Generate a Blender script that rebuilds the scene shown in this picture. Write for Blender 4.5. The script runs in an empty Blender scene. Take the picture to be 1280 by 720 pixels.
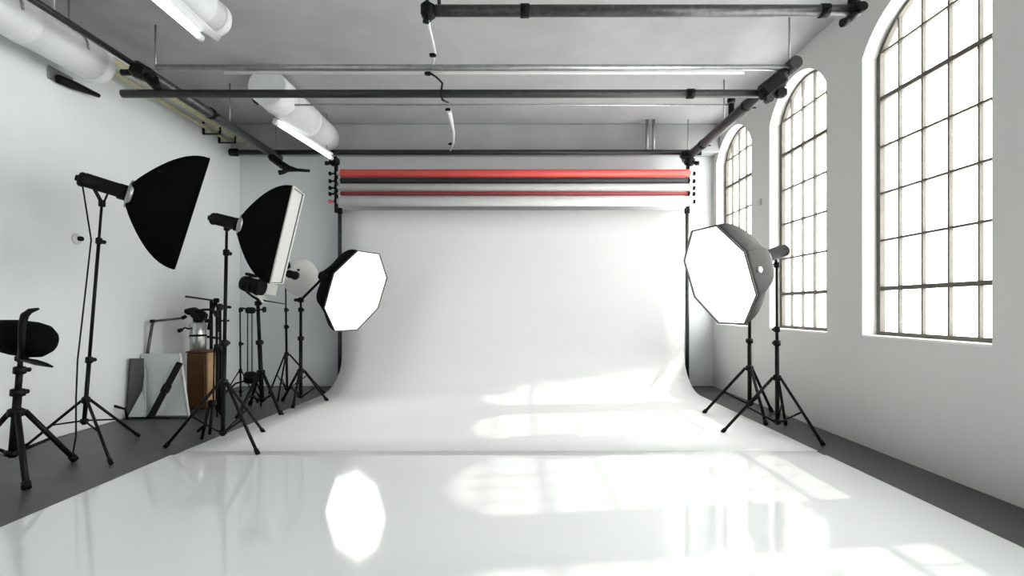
import bpy, math, random
from mathutils import Vector, Matrix
random.seed(4)
S = bpy.context.scene
COL = S.collection
V = Vector
F = 640.0; U0 = 645.0; V0 = 386.0; EYE = 1.2

def P(u, v, Y):
    return V(((u-U0)*Y/F, Y, EYE-(v-V0)*Y/F))

# ------------------------------------------------------------------ materials
def mat(name, col, rough=0.5, metal=0.0, spec=0.5, noise=0.0, scale=8.0, bump=0.0, emit=0.0, ecol=None, coat=0.0, rvar=0.0):
    m = bpy.data.materials.new(name); m.use_nodes = True
    nt = m.node_tree; b = nt.nodes['Principled BSDF']
    b.inputs['Base Color'].default_value = (*col, 1)
    b.inputs['Roughness'].default_value = rough
    b.inputs['Metallic'].default_value = metal
    b.inputs['Specular IOR Level'].default_value = spec
    b.inputs['Coat Weight'].default_value = coat
    b.inputs['Coat Roughness'].default_value = 0.04
    if emit:
        b.inputs['Emission Color'].default_value = (*(ecol or col), 1)
        b.inputs['Emission Strength'].default_value = emit
    if noise or bump or rvar:
        tc = nt.nodes.new('ShaderNodeTexCoord')
        n = nt.nodes.new('ShaderNodeTexNoise'); n.inputs['Scale'].default_value = scale
        n.inputs['Detail'].default_value = 6; n.inputs['Roughness'].default_value = 0.6
        nt.links.new(tc.outputs['Object'], n.inputs['Vector'])
        if noise:
            r = nt.nodes.new('ShaderNodeMapRange')
            r.inputs['From Min'].default_value = 0.3; r.inputs['From Max'].default_value = 0.7
            r.inputs['To Min'].default_value = 1-noise; r.inputs['To Max'].default_value = 1+noise*0.4
            nt.links.new(n.outputs['Fac'], r.inputs['Value'])
            mx = nt.nodes.new('ShaderNodeVectorMath'); mx.operation = 'SCALE'
            mx.inputs[0].default_value = col
            nt.links.new(r.outputs['Result'], mx.inputs['Scale'])
            nt.links.new(mx.outputs['Vector'], b.inputs['Base Color'])
        if rvar:
            r2 = nt.nodes.new('ShaderNodeMapRange')
            r2.inputs['To Min'].default_value = max(0, rough-rvar); r2.inputs['To Max'].default_value = rough+rvar
            nt.links.new(n.outputs['Fac'], r2.inputs['Value']); nt.links.new(r2.outputs['Result'], b.inputs['Roughness'])
        if bump:
            bp = nt.nodes.new('ShaderNodeBump'); bp.inputs['Strength'].default_value = bump
            bp.inputs['Distance'].default_value = 0.01
            nt.links.new(n.outputs['Fac'], bp.inputs['Height']); nt.links.new(bp.outputs['Normal'], b.inputs['Normal'])
    return m

M = dict(
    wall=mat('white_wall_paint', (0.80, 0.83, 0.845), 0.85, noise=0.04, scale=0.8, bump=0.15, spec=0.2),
    wallr=mat('shaded_window_wall_paint', (0.70, 0.70, 0.68), 0.8, noise=0.04, scale=0.8, bump=0.15, spec=0.2),  # wall white darkened and slightly warmed: shade and window glow in the colour
    ceil=mat('painted_concrete', (0.45, 0.455, 0.46), 0.9, noise=0.14, scale=1.3, bump=0.4, spec=0.2),
    floor=mat('dark_grey_floor', (0.075, 0.078, 0.082), 0.42, noise=0.2, scale=3.0, bump=0.05, spec=0.4),
    reveal=mat('reveal_plaster', (0.88, 0.88, 0.86), 0.7, noise=0.02),
    paper=mat('seamless_white_paper', (0.84, 0.845, 0.85), 0.55, noise=0.015, scale=0.6, spec=0.35),
    board=mat('shade_grey_platform_board', (0.50, 0.52, 0.53), 0.5, noise=0.02),  # white board greyed so the gap reads as the paper edge's shadow
    acryl=mat('glossy_white_acrylic', (0.80, 0.825, 0.83), 0.09, noise=0.01, scale=0.5, spec=0.55, coat=0.25),
    steel=mat('galvanised_steel', (0.42, 0.43, 0.43), 0.4, 0.8, noise=0.25, scale=14),
    darksteel=mat('dark_scaffold_steel', (0.028, 0.029, 0.03), 0.45, 0.3, noise=0.3, scale=18),
    grpipe=mat('grey_scaffold_steel', (0.09, 0.092, 0.092), 0.35, 0.5, noise=0.45, scale=22),
    frame=mat('window_iron', (0.13, 0.12, 0.10), 0.6, 0.2, noise=0.2, scale=10),
    black=mat('black_metal', (0.0045, 0.0045, 0.005), 0.5, 0.0, spec=0.18, noise=0.2, scale=20),
    black2=mat('black_plastic', (0.005, 0.005, 0.0055), 0.6, spec=0.15, noise=0.2, scale=30),
    cloth=mat('black_softbox_cloth', (0.0022, 0.0022, 0.0025), 0.9, spec=0.08, noise=0.2, scale=12, bump=0.2),
    hazed_cloth=mat('hazed_softbox_cloth', (0.035, 0.035, 0.033), 0.7, spec=0.3, noise=0.15, scale=10, bump=0.2),  # cloth lightened to grey, haze by the windows put into its colour
    rim=mat('softbox_rim', (0.10, 0.10, 0.10), 0.6, noise=0.1),
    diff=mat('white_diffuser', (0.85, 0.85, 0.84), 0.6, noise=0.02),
    glow=mat('lit_diffuser', (0.9, 0.9, 0.88), 0.6, emit=1.9, ecol=(1.0, 0.985, 0.96), noise=0.01),
    tube=mat('fluorescent_tube', (0.9, 0.9, 0.9), 0.4, emit=1.6, ecol=(1, 1, 1), noise=0.01),
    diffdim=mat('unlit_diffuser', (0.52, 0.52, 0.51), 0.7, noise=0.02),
    duct=mat('white_duct', (0.80, 0.82, 0.83), 0.5, noise=0.08, scale=4, bump=0.5),
    red=mat('red_paper', (0.88, 0.12, 0.10), 0.4, noise=0.03, scale=5),
    dark=mat('charcoal_paper', (0.025, 0.03, 0.033), 0.55, noise=0.03, scale=5),
    maroon=mat('maroon_paper', (0.33, 0.05, 0.06), 0.5, noise=0.03, scale=5),
    white=mat('white_paper_roll', (0.75, 0.75, 0.74), 0.55, noise=0.03),
    cream=mat('pale_grey_paper', (0.62, 0.61, 0.60), 0.55, noise=0.03),
    brass=mat('yellowed_conduit', (0.55, 0.52, 0.33), 0.5, 0.0, noise=0.3, scale=9),
    wood=mat('brown_wood', (0.13, 0.055, 0.018), 0.5, noise=0.35, scale=5),
    wood2=mat('light_wood', (0.62, 0.40, 0.21), 0.5, noise=0.2, scale=6),
    chrome=mat('brushed_chrome', (0.62, 0.62, 0.62), 0.28, 0.9, noise=0.1),
    panel=mat('grey_white_board', (0.60, 0.63, 0.64), 0.6, noise=0.05, scale=3),
    dkpanel=mat('dark_grey_board', (0.05, 0.055, 0.06), 0.6, noise=0.15, scale=4),
    dish=mat('pale_reflector', (0.86, 0.87, 0.83), 0.5, noise=0.03),
    cable=mat('white_cable', (0.80, 0.81, 0.82), 0.5, noise=0.05),
)
g = bpy.data.materials.new('window_glass'); g.use_nodes = True
nt = g.node_tree; nt.nodes.clear()
out = nt.nodes.new('ShaderNodeOutputMaterial'); mixn = nt.nodes.new('ShaderNodeMixShader')
tr = nt.nodes.new('ShaderNodeBsdfTransparent'); gl = nt.nodes.new('ShaderNodeBsdfGlossy')
tr.inputs['Color'].default_value = (0.96, 0.97, 0.955, 1); gl.inputs['Roughness'].default_value = 0.05
mixn.inputs['Fac'].default_value = 0.06
nt.links.new(tr.outputs[0], mixn.inputs[1]); nt.links.new(gl.outputs[0], mixn.inputs[2]); nt.links.new(mixn.outputs[0], out.inputs[0])
M['glass'] = g

# ------------------------------------------------------------------ mesh builder
def basis(a):
    a = a.normalized()
    h = V((0, 0, 1)) if abs(a.z) < 0.95 else V((1, 0, 0))
    x = a.cross(h).normalized(); y = x.cross(a).normalized()
    return x, y, a

class MB:
    def __init__(s): s.v = []; s.f = []; s.sm = []
    def add(s, vs, fs, smooth=False):
        o = len(s.v); s.v += [V(p) for p in vs]
        for q in fs: s.f.append([i+o for i in q]); s.sm.append(smooth)
        return s
    def box(s, lo, hi, bev=0.0):
        x0, y0, z0 = lo; x1, y1, z1 = hi
        return s.obox(V(((x0+x1)/2, (y0+y1)/2, (z0+z1)/2)), V((1, 0, 0)), V((0, 1, 0)), V((0, 0, 1)), x1-x0, y1-y0, z1-z0, bev)
    def obox(s, c, ax, ay, az, lx, ly, lz, bev=0.0):
        """box with chamfered vertical (az) edges"""
        b = bev or min(lx, ly)*0.06
        a, d = lx/2, ly/2
        ring = [(-a+b, -d), (a-b, -d), (a, -d+b), (a, d-b), (a-b, d), (-a+b, d), (-a, d-b), (-a, -d+b)]
        zb = min(b, lz*0.25)
        vs = []
        for zz, k in ((-lz/2, 1), (-lz/2+zb, 0), (lz/2-zb, 0), (lz/2, 1)):
            for (x, y) in ring:
                sx = (abs(x)-zb*k)*(1 if x > 0 else -1); sy = (abs(y)-zb*k)*(1 if y > 0 else -1)
                vs.append(c+ax*sx+ay*sy+az*zz)
        fs = [list(range(7, -1, -1)), list(range(24, 32))]
        for r in range(3):
            for i in range(8):
                j = (i+1) % 8
                fs.append([r*8+i, r*8+j, (r+1)*8+j, (r+1)*8+i])
        return s.add(vs, fs)
    def tube(s, pts, r, n=10, cap=True):
        pts = [V(p) for p in pts]
        rs = r if isinstance(r, (list, tuple)) else [r]*len(pts)
        vs = []; x = None
        for i, p in enumerate(pts):
            t = (pts[min(i+1, len(pts)-1)]-pts[max(i-1, 0)])
            if t.length < 1e-9: t = V((0, 0, 1))
            t.normalize()
            if x is None: x, y, _ = basis(t)
            else:
                x = (x-t*x.dot(t))
                x = x.normalized() if x.length > 1e-6 else basis(t)[0]
                y = x.cross(t)
            for k in range(n):
                a = 2*math.pi*k/n
                vs.append(p+x*math.cos(a)*rs[i]+y*math.sin(a)*rs[i])
        fs = []
        for i in range(len(pts)-1):
            for k in range(n):
                j = (k+1) % n
                fs.append([i*n+k, i*n+j, (i+1)*n+j, (i+1)*n+k])
        o = len(s.f)
        s.add(vs, fs, True)
        if cap:
            o = len(s.v)-len(vs)
            s.f.append([o+k for k in range(n-1, -1, -1)]); s.sm.append(False)
            s.f.append([o+(len(pts)-1)*n+k for k in range(n)]); s.sm.append(False)
        return s
    def lathe(s, c, axis, prof, n=24):
        """prof: list of (distance along axis, radius)"""
        c = V(c); x, y, a = basis(V(axis)); vs = []
        for (d, r) in prof:
            for k in range(n):
                t = 2*math.pi*k/n
                vs.append(c+a*d+x*math.cos(t)*r+y*math.sin(t)*r)
        fs = []
        for i in range(len(prof)-1):
            for k in range(n):
                j = (k+1) % n
                fs.append([i*n+k, i*n+j, (i+1)*n+j, (i+1)*n+k])
        s.add(vs, fs, True)
        o = len(s.v)-len(vs)
        s.f.append([o+k for k in range(n-1, -1, -1)]); s.sm.append(False)
        s.f.append([o+(len(prof)-1)*n+k for k in range(n)]); s.sm.append(False)
        return s

def link(name, mb, m, parent=None, bevel=0.0):
    root = parent
    while root is not None and root.parent: root = root.parent
    off = root.location.copy() if root is not None else V((0, 0, 0))
    me = bpy.data.meshes.new(name)
    me.from_pydata([tuple(p-off) for p in mb.v], [], mb.f)
    me.materials.append(M[m] if isinstance(m, str) else m)
    me.update()
    for p, q in zip(me.polygons, mb.sm): p.use_smooth = q
    import bmesh as _b
    bm = _b.new(); bm.from_mesh(me); _b.ops.recalc_face_normals(bm, faces=bm.faces); bm.to_mesh(me); bm.free()
    o = bpy.data.objects.new(name, me); COL.objects.link(o)
    if parent is not None: o.parent = parent
    return o

def thing(name, loc, label, cat, group=None):
    o = bpy.data.objects.new(name, None); o.empty_display_size = 0.05
    COL.objects.link(o); o.location = loc
    o['label'] = label; o['category'] = cat
    if group: o['group'] = group
    return o

def tag(o, label, cat, group=None):
    o['label'] = label; o['category'] = cat
    if group: o['group'] = group
    return o

def struct(o, label, cat):
    o['kind'] = 'structure'; o['label'] = label; o['category'] = cat
    return o

# ------------------------------------------------------------------ room
XL, XR, YB, YF, ZC = -4.27, 3.05, 7.92, -4.0, 3.97
TH = 0.26
struct(link('floor', MB().box((XL-0.3, YF-0.3, -0.1), (XR+0.3, YB+0.3, 0.0), 0.01), 'floor'), 'smooth dark grey studio floor around the white platform', 'floor')
mb = MB().box((XL-0.3, YF-0.3, ZC), (XR+0.3, YB+0.3, ZC+0.15), 0.01)
struct(link('ceiling', mb, 'ceil'), 'grey painted concrete ceiling above the pipe grid', 'ceiling')
struct(link('wall_left', MB().box((XL-0.2, YF-0.2, 0), (XL, YB+0.2, ZC), 0.01), 'wall'), 'plain white wall behind the light stands, without windows', 'wall')
struct(link('wall_back', MB().box((XL, YB, 0), (XR+TH, YB+0.2, ZC), 0.01), 'wall'), 'white end wall behind the hanging paper', 'wall')
struct(link('wall_front', MB().box((XL, YF-0.2, 0), (XR+TH, YF, ZC), 0.01), 'dkpanel'), 'unseen wall behind the photographer, made dark grey to cut bounced light', 'wall')  # unseen wall, coloured dark to lower the bounce onto the window wall

SILL, SPR, RISE = 0.965, 3.40, 0.36
WINS = [(3.28, 4.51), (5.02, 6.16), (6.64, 7.79), (1.55, 2.75), (-0.15, 1.05), (-1.85, -0.65), (-3.55, -2.35)]  # first three are in view; the others are added unseen to let in daylight
def arch(y0, y1, n=20, inset=0.0):
    c = (y0+y1)/2; h = (y1-y0)/2-inset; rise = RISE-inset*0.6
    R = (h*h+rise*rise)/(2*rise); zc = SPR+rise-R
    a0 = math.asin(h/R)
    return [(c+R*math.sin(-a0+2*a0*i/n), zc+R*math.cos(-a0+2*a0*i/n)) for i in range(n+1)]
struct(link('ceiling_beam', MB().box((XL, 7.66, 3.55), (XR, YB, ZC), 0.01), 'ceil'), 'grey concrete beam where the ceiling meets the end wall', 'beam')
# right wall, one mesh, with arched openings and their plaster reveals
mb = MB()
order = sorted(WINS)
def slab(y0, y1, z0, z1):
    vs = [(x, y, z) for x in (XR, XR+TH) for y in (y0, y1) for z in (z0, z1)]
    mb.add(vs, [[0, 1, 3, 2], [4, 6, 7, 5], [0, 2, 6, 4], [1, 5, 7, 3], [0, 4, 5, 1], [2, 3, 7, 6]])
prev = YF-0.2
for (y0, y1) in order:
    slab(prev, y0, 0, ZC); prev = y1
    slab(y0, y1, 0, SILL)
    A = arch(y0, y1)
    pts = [(y0, SPR)]+A[1:-1]+[(y1, SPR)]
    for (a, b) in zip(pts[:-1], pts[1:]):
        vs = [(XR, a[0], a[1]), (XR, b[0], b[1]), (XR, b[0], ZC), (XR, a[0], ZC),
              (XR+TH, a[0], a[1]), (XR+TH, b[0], b[1]), (XR+TH, b[0], ZC), (XR+TH, a[0], ZC)]
        mb.add(vs, [[0, 1, 2, 3], [7, 6, 5, 4], [0, 4, 5, 1]])
slab(prev, YB+0.2, 0, ZC)
# merge duplicates off: keep simple
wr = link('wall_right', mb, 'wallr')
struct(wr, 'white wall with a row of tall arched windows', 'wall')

wlabels = ['tall arched iron window, the widest and nearest one in view', 'arched iron window between the widest one and the corner one', 'narrow-looking arched iron window beside the end wall corner']
for wi, (y0, y1) in enumerate(WINS):
    w = thing('window_%d' % (wi+1), (XR+0.15, (y0+y1)/2, SILL),
              wlabels[wi] if wi < 3 else ['first', 'second', 'third', 'last'][wi-3]+' unseen arched iron window, added out of view for daylight', 'window')
    w['kind'] = 'structure'
    gx0, gx1 = XR+0.128, XR+0.172
    # outer frame following the opening
    fr = MB()
    def ring_path(inset):
        A = arch(y0, y1, 20, inset)
        return [(y0+inset, SILL+inset*0.9)]+[(y0+inset, SPR)]+A[1:-1]+[(y1-inset, SPR)]+[(y1-inset, SILL+inset*0.9)]
    o_, i_ = ring_path(0.0), ring_path(0.042)
    o_[0] = (y0, SILL); o_[-1] = (y1, SILL)
    n = len(o_); vs = []
    for x in (gx0, gx1):
        for p in o_: vs.append((x, p[0], p[1]))
        for p in i_: vs.append((x, p[0], p[1]))
    fs = []
    for i in range(n):
        j = (i+1) % n
        fs += [[i, j, n+j, n+i], [2*n+i, 3*n+i, 3*n+j, 2*n+j], [n+i, n+j, 3*n+j, 3*n+i], [i, 2*n+i, 2*n+j, j]]
    fr.add(vs, fs)
    link('window_frame', fr, 'frame', w)
    bars = MB()
    def arch_z(y):
        c = (y0+y1)/2; h = (y1-y0)/2; R = (h*h+RISE*RISE)/(2*RISE)
        return SPR+RISE-R+math.sqrt(max(R*R-(y-c)**2, 0))
    for k in range(1, 5):
        y = y0+(y1-y0)*k/5
        bars.box((gx0+0.006, y-0.008, SILL+0.02), (gx1-0.006, y+0.008, arch_z(y)-0.02), 0.002)
    for z, t in ((1.376, 0.018), (1.795, 0.009), (2.205, 0.009), (2.61, 0.009), (3.03, 0.019), (3.43, 0.009)):
        bars.box((gx0+0.004, y0+0.02, z-t), (gx1-0.004, y1-0.02, z+t), 0.002)
    link('glazing_bars', bars, 'frame', w)
    gp = MB(); A = ring_path(0.02); n = len(A)
    xg = XR+0.15
    gp.add([(xg, p[0], p[1]) for p in A], [list(range(n))])
    link('window_pane', gp, 'glass', w)
    # sloping plaster sill inside the reveal
    link('window_sill', MB().box((XR-0.004, y0+0.002, SILL-0.012), (XR+0.128, y1-0.002, SILL+0.006), 0.003), 'reveal', w)
    # daylight portal in the opening
    L = bpy.data.lights.new('daylight_portal', 'AREA'); L.shape = 'RECTANGLE'; L.size = 2.8; L.size_y = y1-y0
    L.cycles.is_portal = True
    lo = bpy.data.objects.new('daylight_portal', L); COL.objects.link(lo)
    lo.location = (XR+TH+0.02, (y0+y1)/2, SILL+1.4)
    lo.rotation_euler = (0, math.radians(90), 0)

# ------------------------------------------------------------------ platform, acrylic sheet, paper
def prism(poly, z0, z1):
    n = len(poly)
    return MB().add([(x, y, z0) for x, y in poly]+[(x, y, z1) for x, y in poly],
                    [list(range(n-1, -1, -1)), list(range(n, 2*n))]+[[i, (i+1) % n, n+(i+1) % n, n+i] for i in range(n)])
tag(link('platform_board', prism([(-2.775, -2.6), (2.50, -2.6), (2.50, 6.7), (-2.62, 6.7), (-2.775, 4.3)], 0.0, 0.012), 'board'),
    'matt base board, greyed to paint the shadow line between paper and glossy sheet', 'board')
tag(link('acrylic_floor_sheet', prism([(-2.785, -2.65), (2.505, -2.65), (2.505, 4.13), (-2.785, 4.13)], 0.012, 0.02), 'acryl'),
    'glossy white acrylic sheet covering the floor, mirroring the lit softboxes', 'floor panel')
# hanging paper sweep
path = []
for z in (2.66, 2.3, 1.9, 1.5, 1.1, 0.85): path.append((7.58, z))
R_ = 0.62
for i in range(0, 15):
    a = math.pi/2*i/14
    path.append((7.58-R_+R_*math.cos(a), 0.014+R_-R_*math.sin(a)))
for y in (6.5, 6.0, 5.4, 4.8, 4.27): path.append((y, 0.014))
rows = []
for (y, z) in path:
    t = min(1, max(0, (7.5-y)/0.5))
    xl = -2.57-0.09*t-(0.11*(min(1, max(0, (6.9-y)/2.4))))
    xr = 2.485+0.03*t
    rows.append([(xl+(xr-xl)*k/16, y, z) for k in range(17)])
vs = [p for r in rows for p in r]; fs = []
for i in range(len(rows)-1):
    for k in range(16): fs.append([i*17+k, i*17+k+1, (i+1)*17+k+1, (i+1)*17+k])
pb = link('paper_backdrop', MB().add(vs, fs, True), 'paper')
sd = pb.modifiers.new('thick', 'SOLIDIFY'); sd.thickness = 0.003; sd.offset = 0
tag(pb, 'wide white seamless paper hanging from the lowest roll and curving onto the floor', 'backdrop')

# ------------------------------------------------------------------ paper rolls
def roll(v, px, m, label, name='paper_roll', Y=7.45, ul=426, ur=861):
    a, b = P(ul, v, Y), P(ur, v, Y); r = px/2*Y/F
    t = thing(name, (a+b)/2, label, 'paper roll', 'paper rolls on the end brackets')
    n = 28
    link('rolled_paper', MB().tube([a, b], r, n), m, t)
    link('core_tube', MB().tube([a-V((0.05, 0, 0)), a-V((0.001, 0, 0))], r*0.55, 16), 'cream', t)
    link('core_tube', MB().tube([b+V((0.001, 0, 0)), b+V((0.05, 0, 0))], r*0.55, 16), 'cream', t)
    return t
roll(216.8, 10, 'red', 'bright red paper roll, topmost on the brackets')
roll(225.8, 7.0, 'dark', 'charcoal paper roll directly under the bright red roll')
roll(234.3, 9.2, 'cream', 'pale paper roll between the charcoal and maroon rolls')
roll(242.0, 5, 'maroon', 'thin maroon paper roll between two white rolls')
roll(251.5, 12.5, 'white', 'white paper roll, lowest, with the backdrop paper coming off it')

def roll_bracket(u, sgn, label):
    t = thing('roll_bracket', P(u, 230, 7.52), label, 'bracket')
    link('upright_plate', MB().box((P(u, 0, 7.52).x-0.02, 7.50, P(0, 266, 7.52).z), (P(u, 0, 7.52).x+0.02, 7.56, P(0, 205, 7.52).z), 0.005), 'black', t)
    for v in (217, 226.5, 235, 242.5, 252):
        c = P(u, v, 7.47)
        h = link('roll_hook', MB().tube([c+V((0, 0.07, 0.01)), c+V((0, 0.0, -0.03)), c+V((0, -0.05, -0.02)), c+V((0, -0.06, 0.02))], 0.012, 8), 'black2', t)
        k = link('tension_knob', MB().lathe(c+V((sgn*0.02, 0, 0)), V((sgn, 0, 0)), [(0, 0.012), (0.05, 0.014), (0.055, 0.03), (0.08, 0.03), (0.085, 0.02)], 12),
             'red' if (v == 252 and sgn < 0) else 'black2', t)
        if v == 252 and sgn < 0: k['label'] = 'red knob on the bracket'
    # clamp holding the bracket to the pipe above
    link('pipe_clamp', MB().obox(P(u-2*sgn*-1, 202, 7.5), V((1, 0, 0)), V((0, 1, 0)), V((0, 0, 1)), 0.14, 0.12, 0.13, 0.03)
         .tube([P(u, 196, 7.44), P(u+sgn*9, 204, 7.38)], 0.018, 8).lathe(P(u+sgn*9, 204, 7.38), V((sgn, 0, 0)), [(0, 0.03), (0.05, 0.03)], 10), 'black', t)
roll_bracket(420, -1, 'black hook bracket carrying the roll ends beside the windowless wall')
roll_bracket(860, 1, 'black hook bracket carrying the roll ends beside the window wall')

def backdrop_pole(u, label):
    x = P(u, 0, 7.63).x
    t = thing('backdrop_pole', (x, 7.63, 0), label, 'pole')
    link('pole_tube', MB().tube([(x, 7.63, 0.01), (x, 7.63, 2.70)], 0.028, 14), 'grpipe', t)
    link('base_plate', MB().lathe((x, 7.63, 0), V((0, 0, 1)), [(0, 0.10), (0.012, 0.10), (0.02, 0.05), (0.05, 0.035)], 20), 'black', t)
    link('top_collar', MB().lathe((x, 7.63, 2.62), V((0, 0, 1)), [(0, 0.036), (0.01, 0.04), (0.07, 0.04), (0.08, 0.034)], 16), 'black', t)
backdrop_pole(424.6, 'grey upright pole behind the paper edge on the windowless side')
backdrop_pole(859, 'grey upright pole behind the paper edge on the window side')

# ------------------------------------------------------------------ pipe grid under the ceiling
def coupler(c, axis, r, parent, m='black', name='pipe_coupler'):
    a = V(axis).normalized()
    o = MB().lathe(V(c)-a*0.035, a, [(0, r+0.004), (0.004, r+0.008), (0.066, r+0.008), (0.07, r+0.004)], 18)
    x, y, _ = basis(a)
    o.tube([V(c)+x*(r+0.01)-y*0.02, V(c)+x*(r+0.05)-y*0.02], 0.009, 6)
    return link(name, o, m, parent)

# side rails
for (x, y0, y1, m, lb, side) in ((-3.52, 3.0, 7.62, 'grpipe', 'dark steel rail running lengthwise under the ceiling beside the windowless wall', 0),
                                 (2.52, 4.60, 7.62, 'darksteel', 'dark steel rail running lengthwise under the ceiling beside the windows', 1)):
    t = thing('ceiling_rail', (x, y1, 3.42), lb, 'rail')
    zr = 3.45 if not side else 3.42
    if side: link('rail_tube', MB().tube([(x, y0, zr), (x, y1, zr)], 0.058, 16), m, t)
    else:
        link('rail_tube', MB().tube([(x, 4.75, zr), (x, y1, zr-0.01)], 0.055, 16), m, t)
        link('thin_rail_tube', MB().tube([(x, y0, zr), (x, 4.8, zr)], 0.026, 14), 'darksteel', t)
    for y in (5.6, 6.9) if side else (5.9,):
        coupler((x, y, zr), (0, 1, 0), 0.056, t)
    for y in ((4.72, 6.2, 7.5) if side else (3.9, 5.0, 6.3, 7.5)):
        link('hanger_rod', MB().tube([(x, y, 3.45), (x, y, ZC)], 0.009, 8), 'steel', t)

def crosspipe(name, u0, u1, v, Y, px, m, label, couplers=()):
    a, b = P(u0, v, Y), P(u1, v, Y); r = px/2*Y/F
    t = thing(name, (a+b)/2, label, 'pipe')
    link('pipe_tube', MB().tube([a, b], r, 18), m, t)
    for u in couplers: coupler(P(u, v, Y), (1, 0, 0), r, t)
    return t, r
tf, rf = crosspipe('scaffold_pipe', 528, 1070, 13.5, 3.9, 14, 'grpipe', 'thick grey steel pipe highest and nearest under the ceiling', (656, 1030))
link('end_clamp', MB().obox(P(535, 14, 3.9), V((1, 0, 0)), V((0, 1, 0)), V((0, 0, 1)), 0.10, 0.13, 0.13, 0.03)
     .tube([P(533, 20, 3.86), P(531, 27, 3.84), P(536, 27, 3.84)], 0.018, 8), 'black', tf)
for u in (534, 549):
    x = P(u, 0, 3.9).x
    link('hanger_rod', MB().tube([(x, 3.9, P(0, 8, 3.9).z), (x, 3.9, ZC)], 0.014, 8), 'darksteel', tf)
x = P(1067, 0, 3.9).x
link('hanger_rod', MB().tube([(x, 3.9, P(0, 22, 3.9).z), (x, 3.9, ZC)], 0.04, 12)
     .obox(P(1067, 13, 3.9), V((1, 0, 0)), V((0, 1, 0)), V((0, 0, 1)), 0.10, 0.13, 0.12, 0.03), 'black', tf)
link('end_clamp', MB().tube([P(1072, 16, 3.85), P(1066, 21, 3.83), P(1056, 28, 3.82)], [0.03, 0.03, 0.025], 10).lathe(P(1055, 28, 3.82), V((1, 0, 0.3)), [(-0.02, 0.03), (0.03, 0.03)], 10)
     .lathe(P(1074, 12, 3.84), V((0, -1, 0)), [(0, 0.035), (0.05, 0.035)], 12), 'black', tf)

ts, rs_ = crosspipe('scaffold_pipe', 196, 984, 84.5, 4.67, 7.5, 'steel', 'slim grey steel pipe crossing just above the thin white pipe')
tw, rw = crosspipe('conduit_pipe', 280, 930, 91.0, 4.67, 3.6, 'white', 'thin white pipe strapped under the slim grey steel pipe')
td, rd = crosspipe('scaffold_pipe', 153, 978, 117.2, 4.67, 10, 'darksteel', 'long black steel pipe crossing the room below the thin white pipe', (863,))
tb, rb = crosspipe('scaffold_pipe', 298, 866, 190.5, 7.5, 6.5, 'darksteel', 'dark steel pipe along the end wall above the paper rolls')
link('end_cap', MB().lathe(P(298, 190.5, 7.5), V((-1, 0, 0)), [(0, 0.045), (0.01, 0.055), (0.12, 0.055), (0.13, 0.04)], 16), 'black', tb)
for u in (809, 817):
    x = P(u, 0, 7.5).x
    link('hanger_rod', MB().tube([(x, 7.5, P(0, 189, 7.5).z), (x, 7.5, ZC)], 0.022, 10), 'steel', tb)
tt, rt = crosspipe('conduit_pipe', 322, 914, 131.2, 6.05, 2.4, 'steel', 'very thin grey conduit pipe crossing the ceiling behind the long black pipe')
link('conduit_bend', MB().tube([P(323, 131, 6.05), P(318, 127, 6.03), P(316, 123, 6.02)], 0.014, 8), 'darksteel', tt)
link('drop_clamp', MB().tube([P(914, 131, 6.05), P(914.5, 150, 6.0)], 0.035, 10).obox(P(917, 147, 6.0), V((1, 0, 0)), V((0, 1, 0)), V((0, 0, 1)), 0.12, 0.12, 0.08, 0.02)
     .lathe(P(914, 129, 6.05), V((0, 0, 1)), [(0, 0.045), (0.05, 0.045)], 12), 'black', tt)

def junction(name, pts, label, parts):
    t = thing(name, pts, label, 'clamp')
    for nm, m_, mbb in parts: link(nm, mbb, m_, t)
X_, Y_, Z_ = V((1, 0, 0)), V((0, 1, 0)), V((0, 0, 1))
junction('pipe_clamp', P(184, 92, 4.72), 'chunky black clamp joining pipe ends beside the round duct end', [
    ('clamp_body', 'black', MB().obox(P(178, 91, 4.74), (X_*0.94+Z_*-0.34).normalized(), Y_, (Z_*0.94+X_*0.34).normalized(), 0.19, 0.16, 0.13, 0.035)),
    ('clamp_arm', 'black', MB().tube([P(184, 96, 4.7), P(193, 106, 4.68), P(200, 114, 4.67)], [0.045, 0.035, 0.03], 10).tube([P(195, 97, 4.68), P(199, 113, 4.67)], 0.02, 8)),
    ('clamp_bolt', 'black2', MB().lathe(P(163, 90.5, 4.75), X_, [(-0.08, 0.028), (0.05, 0.028), (0.06, 0.02)], 10))])
junction('pipe_clamp', P(966, 104, 4.68), 'large black clamp cluster where three pipes meet above the middle window', [
    ('clamp_body', 'black', MB().obox(P(965, 108, 4.62), (X_*0.8+Z_*0.6).normalized(), Y_, (Z_*0.8-X_*0.6).normalized(), 0.27, 0.13, 0.15, 0.035)),
    ('clamp_arm', 'black', MB().tube([P(962, 112, 4.62), P(972, 97, 4.66), P(981, 88, 4.7), P(988, 88, 4.68)], [0.05, 0.045, 0.05, 0.04], 10)),
    ('clamp_plate', 'black', MB().obox(P(975, 116, 4.6), X_, Y_, Z_, 0.11, 0.08, 0.09, 0.02)),
    ('clamp_bolt', 'darksteel', MB().lathe(P(961, 124, 4.58), Y_, [(-0.03, 0.035), (0.03, 0.035)], 14))])
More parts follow.
